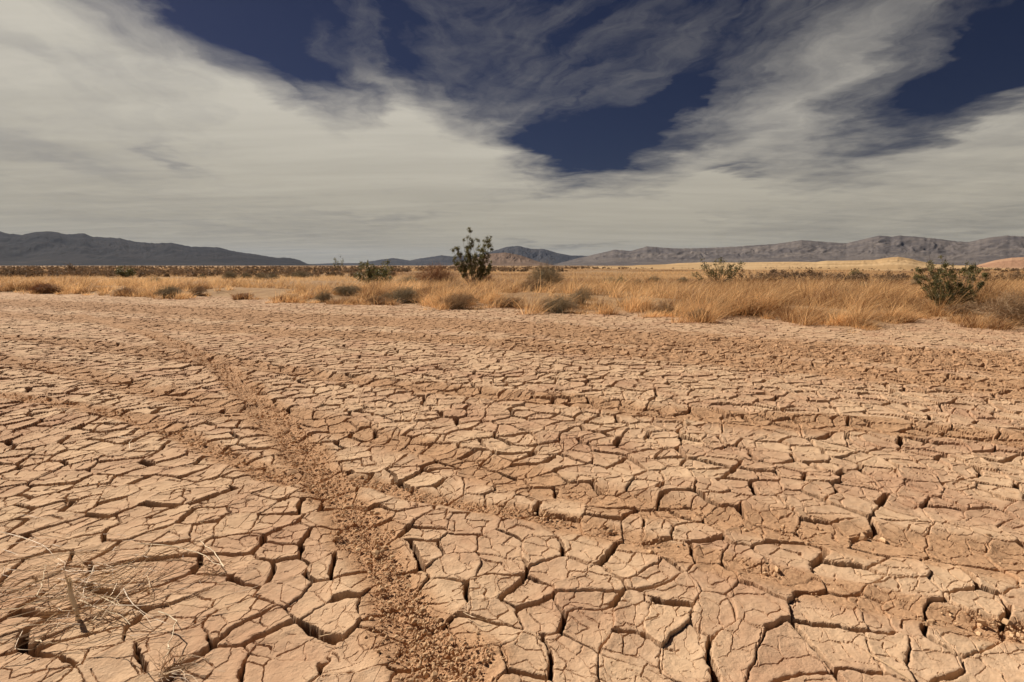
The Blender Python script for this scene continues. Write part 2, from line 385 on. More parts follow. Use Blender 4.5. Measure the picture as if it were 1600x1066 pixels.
# ------------------------------------------------------------ ground sheet
def build_ground():
    ys = [1.15]; 
    while ys[-1] < 25000:
        y = ys[-1]
        s = 0.46*(y*y+CAM_H**2)/(CAM_H*569)
        s = min(s, 0.022) if y < 12 else (min(s, 0.03) if y < 20 else min(s, 0.035*(1.06**((y-20)*1.5))) if y < 60 else y*0.045)
        ys.append(y+s)
    back = np.array([-400, -120, -40, -15, -6, -3, -1.5, -0.7, -0.2, 0.2, 0.5, 0.75, 0.95, 1.08])
    ys = np.concatenate([back, np.array(ys)]).astype(np.float32)
    uf = np.concatenate([np.arange(-1.6, -1.061, 0.004), np.arange(-1.06, 1.0601, 0.00105), np.arange(1.064, 1.601, 0.004)])
    uo = 1.6*1.13**np.arange(1, 19)
    us = np.concatenate([-uo[::-1], uf, uo]).astype(np.float32)
    wy = np.maximum(ys, 0)+0.25
    wy = wy+np.where(ys < 0, -ys*0.6, 0)
    Y, U = np.meshgrid(ys, us, indexing='ij')
    X = (30000*np.tanh(U*wy[:, None]/30000)).astype(np.float32)
    R, C = X.shape
    Z = hummock(X, Y)
    Z += 0.05*(fbm(X*0.3, Y*0.3, 3, 41)-0.5)*(1-sst(Y, 40, 120))
    rubA = np.zeros_like(Z); tone = np.full_like(Z, 0.5); deep_soil_shade = np.zeros_like(Z); disA = np.zeros_like(Z); veg = np.zeros_like(Z)
    r0 = len(back)-5; r1 = int(np.searchsorted(ys, 34)); c0 = len(uo); c1 = C-len(uo)
    CH = 260
    for a in range(r0, r1, CH):
        b = min(a+CH, r1)
        x = X[a:b, c0:c1]; y = Y[a:b, c0:c1]
        rub, rut, dis = tracks(x, y)
        g = y-edge_y(x/np.maximum(y, 0.5))
        open_ = 1-sst(g, -0.3, 1.0)
        rowstep = np.minimum(0.46*(y*y+CAM_H**2)/(CAM_H*569), 0.022)
        pix = np.sqrt(y*y+CAM_H**2)/569           # footprint of a render pixel
        # ragged domain
        wx = (fbm(x*1.6, y*1.6, 2, 7)-0.5)*0.24+(fbm(x*11, y*11, 2, 8)-0.5)*0.036+(fbm(x*55, y*55, 2, 9)-0.5)*0.011
        wyy = (fbm(x*1.6, y*1.6, 2, 17)-0.5)*0.24+(fbm(x*11, y*11, 2, 18)-0.5)*0.036+(fbm(x*55, y*55, 2, 19)-0.5)*0.011
        left = sst(-x/np.maximum(y, 1), -0.15, 0.55)
        xs = x+wx; yv = y+wyy
        # plates stretched away from the camera on the left
        xa = xs-0.26*(yv); 
        lx = np.where(xs/np.maximum(y, 1) < 0, 1, 1)
        X1 = xa/0.200; Y1 = (yv+0.15*xs)/0.222
        big = fbm(x*0.7+3, y*0.7, 2, 55)
        wf = lambda r: np.where(r > 0.50, 0.020+0.064*(r-0.50)/0.50, np.where(r > 0.14, 0.014, 0.002)).astype(np.float32)
        s1, w1, id1, bx, by, cx, cy = voronoi(X1, Y1, 100, 0.92, wf)
        s1 = s1*0.211-0.30*rowstep*sst(y, 2.2, 4.5)
        # width wanders along an edge
        s1 = s1+(0.012*(fbm(x*5, y*5, 2, 60)-0.52))*np.clip(w1*22, 0, 1)+0.0028*(vnoise(x*90, y*90, 61)-0.5)-0.12*np.minimum(pix, 0.02)
        X2 = xs/0.086+20; Y2 = yv/0.094
        wf2 = lambda r: np.where(r > 0.30, 0.002+0.014*((r-0.30)/0.7)**2, -0.9).astype(np.float32)   # less than half of the fine cracks are open
        s2, w2, id2, *_ = voronoi(X2, Y2, 200, 0.9, wf2)
        s2 = s2*0.090
        t1x = hsh(cx, cy, 31)-0.5; t1y = hsh(cx, cy, 32)-0.5; hc = hsh(cx, cy, 33)
        px_ = (X1-bx)*0.200; py_ = (Y1-by)*0.222
        plate = 0.016*(hc-0.5)+px_*t1x*0.13+py_*t1y*0.13
        edgeup = 0.009*np.exp(-np.maximum(s1, 0)/0.03)
        rnd = -0.007*np.exp(-np.maximum(s1, 0)/0.006)
        wide = np.clip(w1*18, 0, 1)
        D1 = 0.016+0.075*wide
        soft = np.maximum(0.0065, 0.75*rowstep)
        c1_ = D1*sst(-s1, -0.2*soft, soft)*(0.65+0.5*fbm(x*9, y*9, 2, 71))
        dcalm = np.exp(-(y/7.0)**2)
        hw2 = 0.0005+np.maximum(0.30*pix, 0.42*rowstep)
        c2_ = (0.003+0.9*np.clip(w2, 0, 0.016))*(1-sst(s2, 0, hw2*1.6))*(0.45+0.55*dcalm)*(0.3+0.7*sst(fbm(x*4, y*4, 2, 66), 0.25, 0.5))
        # third level: crazing, only where it is near enough to show
        if y.min() < 9:
            s3, *_ = voronoi(xs/0.047+7, yv/0.052, 250, 0.9, lambda r: np.where(r > 0.70, 0.0, -0.9).astype(np.float32))
            s3 = s3*0.05
            c3_ = 0.004*(1-sst(s3, 0, 0.0004+0.42*pix))*(1-sst(y, 4, 9))*sst(fbm(x*3, y*3, 2, 67), 0.38, 0.55)
        else: c3_ = 0
        c2_ = np.maximum(c2_, c3_)
        calm = (1-rub)
        crumb = 0
        h = rut+plate*0.8*(1-0.7*rub)+(edgeup+rnd)*calm-np.maximum(c1_, c2_)*(1-0.85*rub)
        h = h+0.006*(fbm(x*16, y*16, 5, 81, 0.6)-0.5)+0.010*(fbm(x*5, y*5, 3, 82)-0.5)+(0.012+0.03*sst(y, 5, 10))*dis*(fbm(x*9, y*9, 4, 83)-0.5)*2+0.016*sst(y, 4, 9)*(fbm(x*7, y*7, 3, 84)-0.5)
        # crumbled soil
        if rub.max() > 0.02:
            q1, _, i1, *_ = voronoi(x/0.020+wx*10, y/0.020, 400, 0.95, lambda r: np.zeros_like(r))
            q2, _, i2, *_ = voronoi(x/0.042, y/0.042+wx*6, 420, 0.95, lambda r: np.zeros_like(r))
            cl = 0.010*i1*np.clip(q1*3.2, 0, 1)**0.5+0.018*(i2**2)*np.clip(q2*3, 0, 1)**0.5+0.020*(fbm(x*20, y*20, 4, 91)-0.5)+0.02*(fbm(x*6, y*6, 3, 92)-0.5)
            h = h+0.55*rub*(cl-0.010)
        h = h*open_*(1-0.45*sst(y, 7.5, 13))
        far = 1-sst(y, 24, 34)
        Z[a:b, c0:c1] += (h*far).astype(np.float32)
        rubA[a:b, c0:c1] = rub*open_*far
        disA[a:b, c0:c1] = dis*open_*far
        tone[a:b, c0:c1] = (0.5+0.55*(id1-0.5)+0.3*(id2-0.5)*calm)
        deep_soil_shade[a:b, c0:c1] = np.clip(np.maximum(c1_, c2_*0.6)*18, 0, 1)*(1-rub)*far  # grows with crack depth; drives the moist soil tint and painted shade
    G = Y-edge_y(X/np.maximum(Y, 0.5))
    veg = sst(G, -0.4, 1.2)*(Y > 1)
    # soften the outer columns down to the coarse margin
    V = np.stack([X, Y, Z], -1).reshape(-1, 3)
    idx = np.arange(R*C, dtype=np.int32).reshape(R, C)
    Q = np.stack([idx[:-1, :-1], idx[:-1, 1:], idx[1:, 1:], idx[1:, :-1]], -1).reshape(-1, 4)
    print('ground verts', len(V), R, C)
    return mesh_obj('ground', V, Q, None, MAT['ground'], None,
                    {'rubble': rubA, 'tone': tone, 'deep_soil_shade': deep_soil_shade, 'disturbed': disA, 'veg': veg}, smooth=False)

# ------------------------------------------------------------ materials
MAT = {}
def mat(name):
    m = bpy.data.materials.new(name); m.use_nodes = True; m.node_tree.nodes.clear()
    nt = NT(m.node_tree); o = nt.node('ShaderNodeOutputMaterial'); MAT[name] = m
    return m, nt, o
def mat_ground():
    m, n, o = mat('ground')
    b = n.node('ShaderNodeBsdfPrincipled'); n.l.new(b.outputs[0], o.inputs[0])
    b.inputs['Roughness'].default_value = 0.95; b.inputs['Specular IOR Level'].default_value = 0.12
    geo = n.node('ShaderNodeNewGeometry'); P = geo.outputs['Position']
    tone = n.attr('tone'); rub = n.attr('rubble'); deep_soil_shade = n.attr('deep_soil_shade'); dis = n.attr('disturbed'); veg = n.attr('veg')
    n1 = n.noise(P, 1.3, 5, 0.6); n2 = n.noise(P, 14, 6, 0.65); n3 = n.noise(P, 90, 4, 0.6); n4 = n.noise(P, 0.33, 4, 0.6)
    pale = n.mix(n.rng(n2, 0.3, 0.7), (0.51, 0.335, 0.212), (0.63, 0.44, 0.295))
    pale = n.mix(n.rng(tone, 0.2, 0.85), pale, n.mix(0.6, pale, (0.66, 0.47, 0.305)))
    pale = n.mix(n.math('MULTIPLY', n.rng(n1, 0.42, 0.68), 0.65), pale, (0.43, 0.245, 0.155))
    pale = n.mix(n.math('MULTIPLY', n.rng(n4, 0.45, 0.70), 0.35), pale, (0.42, 0.24, 0.145))
    red = n.mix(n.rng(n3, 0.3, 0.7), (0.38, 0.215, 0.12), (0.54, 0.335, 0.195))
    c = n.mix(n.math('MULTIPLY', n.rng(n.math('MULTIPLY', dis, n.math('ADD', 0.55, n2)), 0.10, 0.75), 0.85), pale, red)
    c = n.mix(n.math('MULTIPLY', rub, 0.7), c, red)
    c = n.mix(n.math('MULTIPLY', deep_soil_shade, 0.8), c, (0.13, 0.07, 0.04))  # crack interiors: moist darker soil, with crack shade painted into the colour
    sand = n.mix(n.rng(n1, 0.35, 0.65), (0.28, 0.17, 0.09), (0.42, 0.28, 0.16))
    sand = n.mix(n.rng(n.noise(P, 0.05, 5, 0.6), 0.42, 0.62), sand, (0.36, 0.235, 0.135))
    sand = n.mix(n.math('MULTIPLY', n.rng(n2, 0.5, 0.62), 0.55), sand, (0.20, 0.125, 0.065))
    c = n.mix(veg, c, sand)
    n.put(b.inputs['Base Color'], c)
    h = n.math('ADD', n.math('MULTIPLY', n3, 0.5), n.math('MULTIPLY', n.noise(P, 320, 3, 0.6), 0.25))
    h = n.math('ADD', h, n.math('MULTIPLY', n.noise(P, 30, 5, 0.6), 1.2))
    bp = n.node('ShaderNodeBump'); bp.inputs['Strength'].default_value = 0.75; bp.inputs['Distance'].default_value = 0.008
    n.put(bp.inputs['Height'], h); n.l.new(bp.outputs[0], b.inputs['Normal'])
def mat_leaf(name, c1, c2, trans=0.3, rough=0.7, spec=0.2):
    m, n, o = mat(name)
    t = n.attr('tone')
    c = n.mix(t, c1, c2)
    b = n.node('ShaderNodeBsdfPrincipled'); b.inputs['Roughness'].default_value = rough; b.inputs['Specular IOR Level'].default_value = spec
    n.put(b.inputs['Base Color'], c)
    if trans:
        tr = n.node('ShaderNodeBsdfTranslucent'); n.put(tr.inputs[0], c)
        mx = n.node('ShaderNodeMixShader'); mx.inputs[0].default_value = trans
        n.l.new(b.outputs[0], mx.inputs[1]); n.l.new(tr.outputs[0], mx.inputs[2]); n.l.new(mx.outputs[0], o.inputs[0])
    else: n.l.new(b.outputs[0], o.inputs[0])
def mat_rock(name, c1, c2, c3, sc, bump):
    m, n, o = mat(name)
    b = n.node('ShaderNodeBsdfPrincipled'); n.l.new(b.outputs[0], o.inputs[0]); b.inputs['Roughness'].default_value = 1; b.inputs['Specular IOR Level'].default_value = 0.05
    P = n.node('ShaderNodeNewGeometry').outputs['Position']
    P2 = n.vmath('MULTIPLY', P, (1, 1, 1.8))
    a = n.noise(P2, sc, 8, 0.62, 0.4); d = n.noise(P2, sc*4.7, 6, 0.6)
    c = n.mix(n.rng(a, 0.38, 0.62), c1, c2)
    c = n.mix(n.math('MULTIPLY', n.rng(d, 0.55, 0.70), 0.6), c, c3)
    n.put(b.inputs['Base Color'], c)
    bp = n.node('ShaderNodeBump'); bp.inputs['Strength'].default_value = 0.6; bp.inputs['Distance'].default_value = bump
    n.put(bp.inputs['Height'], n.math('ADD', a, n.math('MULTIPLY', d, 0.4))); n.l.new(bp.outputs[0], b.inputs['Normal'])
mat_ground()
mat_leaf('straw', (0.25, 0.125, 0.055), (0.92, 0.61, 0.31), 0.45, 0.6, 0.3)
mat_leaf('dry_brush', (0.26, 0.175, 0.11), (0.68, 0.49, 0.31), 0.25)
mat_leaf('grey_brush', (0.22, 0.185, 0.13), (0.62, 0.53, 0.38), 0.25)
mat_leaf('red_brush', (0.26, 0.13, 0.075), (0.58, 0.34, 0.19), 0.2)
mat_leaf('creosote', (0.055, 0.056, 0.020), (0.32, 0.295, 0.12), 0.35, 0.45, 0.35)
mat_leaf('far_scrub', (0.13, 0.088, 0.056), (0.34, 0.225, 0.14), 0.25)
mat_leaf('bark', (0.12, 0.085, 0.06), (0.26, 0.20, 0.15), 0)
mat_leaf('twig', (0.26, 0.15, 0.075), (0.66, 0.48, 0.29), 0, 0.5, 0.3)
mat_leaf('pale_wood', (0.46, 0.35, 0.22), (0.80, 0.66, 0.47), 0, 0.6)
mat_leaf('clod', (0.47, 0.295, 0.175), (0.64, 0.44, 0.27), 0, 1, 0.05)
mat_rock('dark_rock', (0.018, 0.019, 0.025), (0.032, 0.031, 0.036), (0.065, 0.058, 0.057), 0.0016, 25)
mat_rock('blue_rock', (0.04, 0.042, 0.052), (0.068, 0.066, 0.072), (0.10, 0.09, 0.09), 0.0012, 25)
mat_rock('grey_rock', (0.105, 0.094, 0.096), (0.16, 0.14, 0.132), (0.27, 0.23, 0.205), 0.0016, 25)
mat_rock('sand_rock', (0.42, 0.28, 0.15), (0.55, 0.39, 0.225), (0.38, 0.24, 0.14), 0.02, 0.4)
mat_rock('red_rock', (0.33, 0.19, 0.125), (0.42, 0.26, 0.17), (0.27, 0.16, 0.11), 0.02, 0.6)
mat_rock('brown_rock', (0.17, 0.12, 0.095), (0.23, 0.165, 0.13), (0.14, 0.10, 0.085), 0.006, 10)

tag(build_ground(), kind='structure')

# ------------------------------------------------------------ hills and mountains
def hills(name, prof, D, depth, mt, gully=0.35, rug=0.0, seed=0, foot=0.30, gsc=1.0, n_az=900, n_d=70):
    """prof: crest line in photo pixels; D distance of the crest; depth: run of the front slope"""
    P = [(math.atan2(ray(px, 415)[0], ray(px, 415)[1]), at_depth(px, py, 1000)[2]-CAM_H, at_depth(px, 415, 1000)[1]) for px, py in prof]
    az = np.array([p[0] for p in P])
    tanel = np.array([(ray(px, py)[2])/math.hypot(ray(px, py)[0], ray(px, py)[1]) for px, py in prof])
    A = np.linspace(az[0], az[-1], n_az)
    crest = np.interp(A, az, tanel)
    crest = crest+rug*(fbm(A*260, A*0+seed, 4, seed)-0.5)*sst(crest, 0, 0.01)
    sl = np.concatenate([np.linspace(-1, 0, n_d), np.linspace(0.06, 1.0, 14)])
    AA, SS = np.meshgrid(A, sl, indexing='xy')
    Rr = D+SS*depth
    H = np.maximum(crest, 0)[None, :]*D
    up = 1+np.minimum(SS, 0)                                 # 0 foot .. 1 crest
    base = np.where(SS <= 0, up**(1.25), 1-SS)
    xx = AA*D/ (H.mean()*gsc+1)
    wq = (fbm(xx*0.8, SS*2.2+5, 3, seed+40)-0.5)*1.6
    rid = 1-np.abs(2*fbm(xx*0.6+wq, SS*2.1+wq, 5, seed+3, 0.6)-1)*1.6
    rid2 = fbm(xx*4, SS*6, 4, seed+8)
    mod = 1-gully*(1-np.clip(rid, 0, 1))*np.clip(4*up*(1-up)+0.0, 0, 1)*1.2-0.18*(rid2-0.5)*np.clip(1-up, 0, 0.5)*2*up
    Z = H*np.where(SS <= 0, base*mod, base)
    Z = Z-np.where(SS <= -0.999, 3.0, 0)
    X = np.sin(AA)*Rr; Y = np.cos(AA)*Rr
    V = np.stack([X, Y, Z-(1.0 if D > 2000 else 0.12)], -1).reshape(-1, 3)
    r, c = AA.shape; idx = np.arange(r*c).reshape(r, c)
    Q = np.stack([idx[:-1, :-1], idx[:-1, 1:], idx[1:, 1:], idx[1:, :-1]], -1).reshape(-1, 4)
    return tag(mesh_obj(name, V, Q, None, MAT[mt], None, None, True), kind='structure')
hills('mountains_left', [(-900, 340), (-500, 352), (-200, 356), (-60, 350), (0, 360), (20, 365), (40, 367), (60, 363), (85, 361), (110, 366), (135, 364), (150, 370), (190, 372), (215, 378), (245, 380), (270, 379),
      (300, 385), (340, 386), (365, 392), (400, 397), (430, 402), (455, 403), (470, 407), (480, 412), (500, 415)], 9000, 3400, 'dark_rock', 0.26, 0.0016, 3, gsc=0.9)
hills('mountains_middle', [(440, 415), (480, 413), (520, 411), (560, 411), (580, 408), (600, 405), (615, 403), (640, 407), (655, 404), (690, 399), (712, 401), (740, 399), (765, 394), (790, 386), (810, 384), (830, 389),
      (850, 389), (870, 395), (890, 399), (930, 400), (970, 399), (1040, 404), (1080, 415)], 14000, 3400, 'blue_rock', 0.2, 0.0010, 13, gsc=0.9)
hills('mountains_right', [(860, 415), (900, 404), (930, 397), (960, 390), (985, 392), (1010, 385), (1050, 388), (1080, 388), (1110, 387), (1150, 385), (1180, 383), (1210, 381), (1250, 375), (1300, 379), (1320, 380),
      (1350, 373), (1370, 368), (1390, 370), (1400, 368), (1430, 370), (1470, 374), (1490, 377), (1510, 378), (1540, 371), (1570, 368), (1600, 370), (1700, 366), (1900, 360), (2400, 352)], 10000, 4200, 'grey_rock', 0.20, 0.0010, 23, gsc=0.9)
hills('red_hill_far', [(700, 415), (740, 404), (765, 396), (790, 394), (815, 399), (840, 408), (870, 415)], 3600, 500, 'brown_rock', 0.2, 0.0006, 33, n_az=300)
hills('badlands', [(880, 415.5), (940, 413), (975, 413), (1000, 411), (1040, 410), (1060, 408), (1100, 406.5), (1150, 407), (1200, 406), (1240, 405.5), (1275, 406), (1290, 404), (1330, 403.5), (1365, 402.5), (1382, 399.5), (1402, 397.5),
      (1420, 400), (1440, 405), (1460, 409), (1500, 411), (1540, 410), (1600, 411), (1800, 412), (2200, 415)], 430, 270, 'sand_rock', 0.10, 0.0003, 43, gsc=1.6)
hills('red_hill', [(1500, 415), (1530, 409), (1555, 402), (1580, 398), (1610, 397), (1680, 399), (1800, 410), (1900, 415)], 390, 140, 'red_rock', 0.08, 0.0004, 53, n_az=300)

# ------------------------------------------------------------ vegetation
def arc_stems(base, tips, K=6, lift=0.25, wob=0.04):
    """curves that leave the base outward and bend up to the tips"""
    base = np.asarray(base); tips = np.asarray(tips); N = len(tips)
    s = np.linspace(0, 1, K)[None, :, None]
    d = tips-base
    ctrl = base+d*0.5+np.stack([d[:, 0]*0.12, d[:, 1]*0.12, -lift*np.linalg.norm(d[:, :2], axis=1)*0.5], 1)
    C = (1-s)**2*base[:, None, :]+2*s*(1-s)*ctrl[:, None, :]+s**2*tips[:, None, :]
    L = np.linalg.norm(d, axis=1)[:, None, None]
    wv = rng.normal(size=(N, K, 3))*wob*L; wv[:, 0] = 0
    return C+wv
LAB = {}
def creosote(loc, tips, label, cat='shrub', group=None, leaf=0.05, n_leaf=3500, stem_r=0.018, spread=0.16, start=0.45, low=0.0, name='creosote_bush', mt='creosote', bark='bark', tone=None):
    loc = np.array(loc, dtype=float)
    e = empty(name, loc); tag(e, label, cat, group)
    T = np.array(tips, dtype=float)-loc
    H = T[:, 2].max()
    base = np.stack([rng.normal(0, 0.05*H, len(T)), rng.normal(0, 0.05*H, len(T)), np.full(len(T), -0.05)], 1)
    C = arc_stems(base, T, 7, 0.35, 0.018)
    g = Geo(); R = stem_r*np.linspace(1, 0.25, 7)[None, :]*rng.uniform(0.6, 1.2, (len(T), 1))
    g.tubes(C, R, 4, rng.uniform(0.2, 0.9, len(T)))
    # side branchlets
    nb = len(T)*9
    si = rng.integers(0, len(T), nb); t = rng.uniform(start, 1.0, nb)*5.99; k = t.astype(int); f = (t-k)[:, None]
    p0 = C[si, k]*(1-f)+C[si, k+1]*f
    ln = spread*H*rng.uniform(0.35, 1.1, nb)*(1.15-0.6*t/6)
    dd = rng.normal(size=(nb, 3)); dd[:, 2] = np.abs(dd[:, 2])*0.8+0.5; dd /= np.linalg.norm(dd, axis=1, keepdims=True)
    p1 = p0+dd*ln[:, None]
    Cb = arc_stems(p0, p1, 4, 0.1, 0.05) if False else np.stack([p0, p0+(p1-p0)*0.35, p0+(p1-p0)*0.7+np.array([0, 0, 0.01]), p1], 1)
    g.tubes(Cb, stem_r*0.3*np.linspace(1, 0.5, 4)[None, :]*np.ones((nb, 1)), 3, rng.uniform(0.2, 0.9, nb))
    g.build('stem', MAT[bark], e)
    # leaf sprays gathered on the branchlets, with gaps between
    keep = rng.uniform(size=nb) > 0.12
    bi = np.nonzero(keep)[0][rng.integers(0, keep.sum(), n_leaf)]
    tt = rng.beta(2.2, 1.2, n_leaf)[:, None]
    P = p0[bi]*(1-tt)+p1[bi]*tt+rng.normal(size=(n_leaf, 3))*leaf*0.9
    P[:, 2] = np.maximum(P[:, 2], 0.03+low)
    tn = np.clip(0.35+0.5*(hsh(bi, bi*0, 5)-0.5)+rng.normal(0, 0.2, n_leaf), 0, 1)
    g = Geo(); g.leaves(P, np.full(n_leaf, leaf), tn, 0.6, 0.4)
    g.build('foliage', MAT[mt], e)
    return e
def dome_tips(loc, wid, hgt, n, flat=0.6, zmin=0.35):
    a = rng.uniform(0, 2*math.pi, n); r = np.sqrt(rng.uniform(0, 1, n))
    z = hgt*(1-(r**2)*(1-zmin))*rng.uniform(0.72, 1.05, n)
    return np.stack([loc[0]+np.cos(a)*r*wid/2, loc[1]+np.sin(a)*r*wid/2*flat, loc[2]+z], 1)
def twiggy(loc, wid, hgt, label, cat='shrub', group=None, n=220, mt='dry_brush', lean=(0, 0), r=0.004, mound=True, name='dry_shrub', pale=0, zmin=0.15, lift=0.1, sub=3):
    """a heap of thin dead stems"""
    loc = np.array(loc, dtype=float)
    e = empty(name, loc); tag(e, label, cat, group)
    tips = dome_tips(np.zeros(3), wid, hgt, n, 0.75, zmin)
    tips[:, 0] += lean[0]*tips[:, 2]; tips[:, 1] += lean[1]*tips[:, 2]
    base = np.stack([rng.normal(0, wid*0.10, n), rng.normal(0, wid*0.10, n), np.full(n, -0.02)], 1)
    C = arc_stems(base, tips, 6, -0.9 if mound else lift, 0.05)
    C[:, 1:, 2] = np.maximum(C[:, 1:, 2], 0.01)
    g = Geo(); g.tubes(C, r*np.linspace(1, 0.4, 6)[None, :]*np.ones((n, 1)), 3, np.clip(rng.normal(0.45, 0.28, n), 0, 1))
    nb = n*sub; si = rng.integers(0, n, nb); k = rng.integers(2, 5, nb); p0 = C[si, k]
    dd = rng.normal(size=(nb, 3)); dd[:, 2] = dd[:, 2]*0.6+0.25; dd /= np.linalg.norm(dd, axis=1, keepdims=True)
    p1 = p0+dd*(hgt*rng.uniform(0.1, 0.35, nb))[:, None]
    p1[:, 2] = np.maximum(p1[:, 2], 0.01)
    mid = (p0+p1)/2+rng.normal(size=(nb, 3))*0.012*hgt
    g.tubes(np.stack([p0, mid, p1], 1), np.full((nb, 3), r*0.6), 3, np.clip(rng.normal(0.5, 0.3, nb), 0, 1))
    g.build('twigs', MAT[mt], e)
    if pale:
        tips = dome_tips(np.zeros(3), wid*1.15, hgt*1.05, pale, 0.75, 0.3)
        tips[:, 1] -= wid*0.25
        base = np.stack([rng.normal(0, wid*0.07, pale), rng.normal(-wid*0.25, wid*0.06, pale), np.full(pale, 0.0)], 1)
        g = Geo(); g.tubes(arc_stems(base, tips, 6, 0.2, 0.04), r*1.5*np.linspace(1, 0.4, 6)[None, :]*np.ones((pale, 1)), 3, rng.uniform(0.4, 1, pale))
        g.build('stem', MAT['pale_wood'], e)
    return e
def place(px, py):
    """ground point seen at a photo pixel, lifted on to the hummocks"""
    z = 0.0
    for _ in range(4):
        p = at(px, py, z); z = 0.5*z+0.5*gz(p[0], p[1])
    return np.array([p[0], p[1], gz(p[0], p[1])])
def px2tip(pxs, loc, dep):
    out_ = []
    for (a, b) in pxs:
        out_.append(at_depth(a, b, loc[1]+rng.uniform(-dep, dep)))
    return np.array(out_)

# the tall bush in the middle
l = place(741, 449)
tips = [(735, 361), (728, 368), (723, 376), (729, 384), (739, 372), (746, 375), (762, 364), (767, 369), (758, 372), (768, 384), (752, 384), (745, 388), (709, 391), (714, 387), (719, 394), (707, 404), (712, 412),
        (766, 398), (769, 408), (766, 418), (734, 398), (750, 402), (741, 410), (726, 404), (758, 412), (722, 418), (748, 424), (762, 424), (734, 420), (757, 396), (764, 377), (733, 376)]
creosote(l, px2tip(tips, l, 0.45), 'tall dark green bush standing highest above the horizon in the middle', n_leaf=18000, leaf=0.055, spread=0.10, start=0.42, stem_r=0.022)
# the broad bush at the right
l = place(1487, 484)
tips = [(1449, 400), (1455, 399), (1452, 408), (1462, 412), (1471, 404), (1475, 402), (1478, 414), (1490, 414), (1486, 424), (1500, 420), (1510, 412), (1518, 409), (1526, 402), (1531, 405), (1524, 412), (1516, 420),
        (1530, 424), (1537, 430), (1541, 434), (1536, 444), (1530, 452), (1524, 462), (1522, 468), (1434, 421), (1428, 430), (1424, 428), (1440, 432), (1446, 440), (1452, 452), (1450, 436), (1462, 430), (1470, 424), (1470, 440), (1482, 440), (1495, 440),
        (1508, 436), (1520, 440), (1505, 452), (1512, 462), (1480, 456), (1462, 452), (1466, 462), (1490, 460), (1500, 470), (1474, 468)]
creosote(l, px2tip(tips, l, 0.55), 'broad dark green bush spreading from the grass near the right edge', n_leaf=20000, leaf=0.032, spread=0.15, start=0.30, stem_r=0.011)
# low open bush right of centre
l = place(1122, 446)
tips = [(1097, 406), (1100, 410), (1095, 414), (1106, 414), (1118, 407), (1123, 408), (1128, 405), (1132, 408), (1130, 416), (1141, 413), (1147, 411), (1145, 416), (1152, 414), (1158, 411), (1163, 410), (1156, 418), (1113, 422), (1104, 424), (1086, 426),
        (1083, 430), (1118, 428), (1126, 424), (1143, 427), (1136, 420), (1148, 430)]
creosote(l, px2tip(tips, l, 0.6), 'low open green bush with crooked limbs against the tan hills, right of centre', n_leaf=2300, leaf=0.08, spread=0.10, start=0.55, stem_r=0.030)
# green bush left of the tall one
l = place(586, 446)
tips = [(560, 416), (566, 414), (573, 414), (580, 413), (586, 415), (592, 414), (598, 412), (606, 410), (607, 416), (612, 420), (616, 428), (556, 424), (552, 430), (560, 432), (575, 424), (590, 424), (600, 426), (584, 432), (608, 433), (570, 434), (598, 436), (612, 436)]
creosote(l, px2tip(tips, l, 0.9), 'wide dark olive bush low in the grass left of the tall bush', n_leaf=4600, leaf=0.085, spread=0.16, start=0.30, stem_r=0.02)
# thin sprigs rising over the horizon
for (cx, by, tp, lab) in [(528, 430, [(526, 399), (523, 404), (530, 402), (537, 404), (521, 409), (533, 408), (528, 412)], 'thin sparse sprig with a few leaves above the horizon, left of centre'),
                          (566, 432, [(565, 409), (568, 412), (575, 405), (562, 413)], 'small sprig poking above the wide olive bush beside the taller sprig')]:
    l = place(cx, by)
    creosote(l, px2tip(tp, l, 0.8), lab, n_leaf=420, leaf=0.11, spread=0.10, start=0.6, stem_r=0.02, name='sprig_bush')
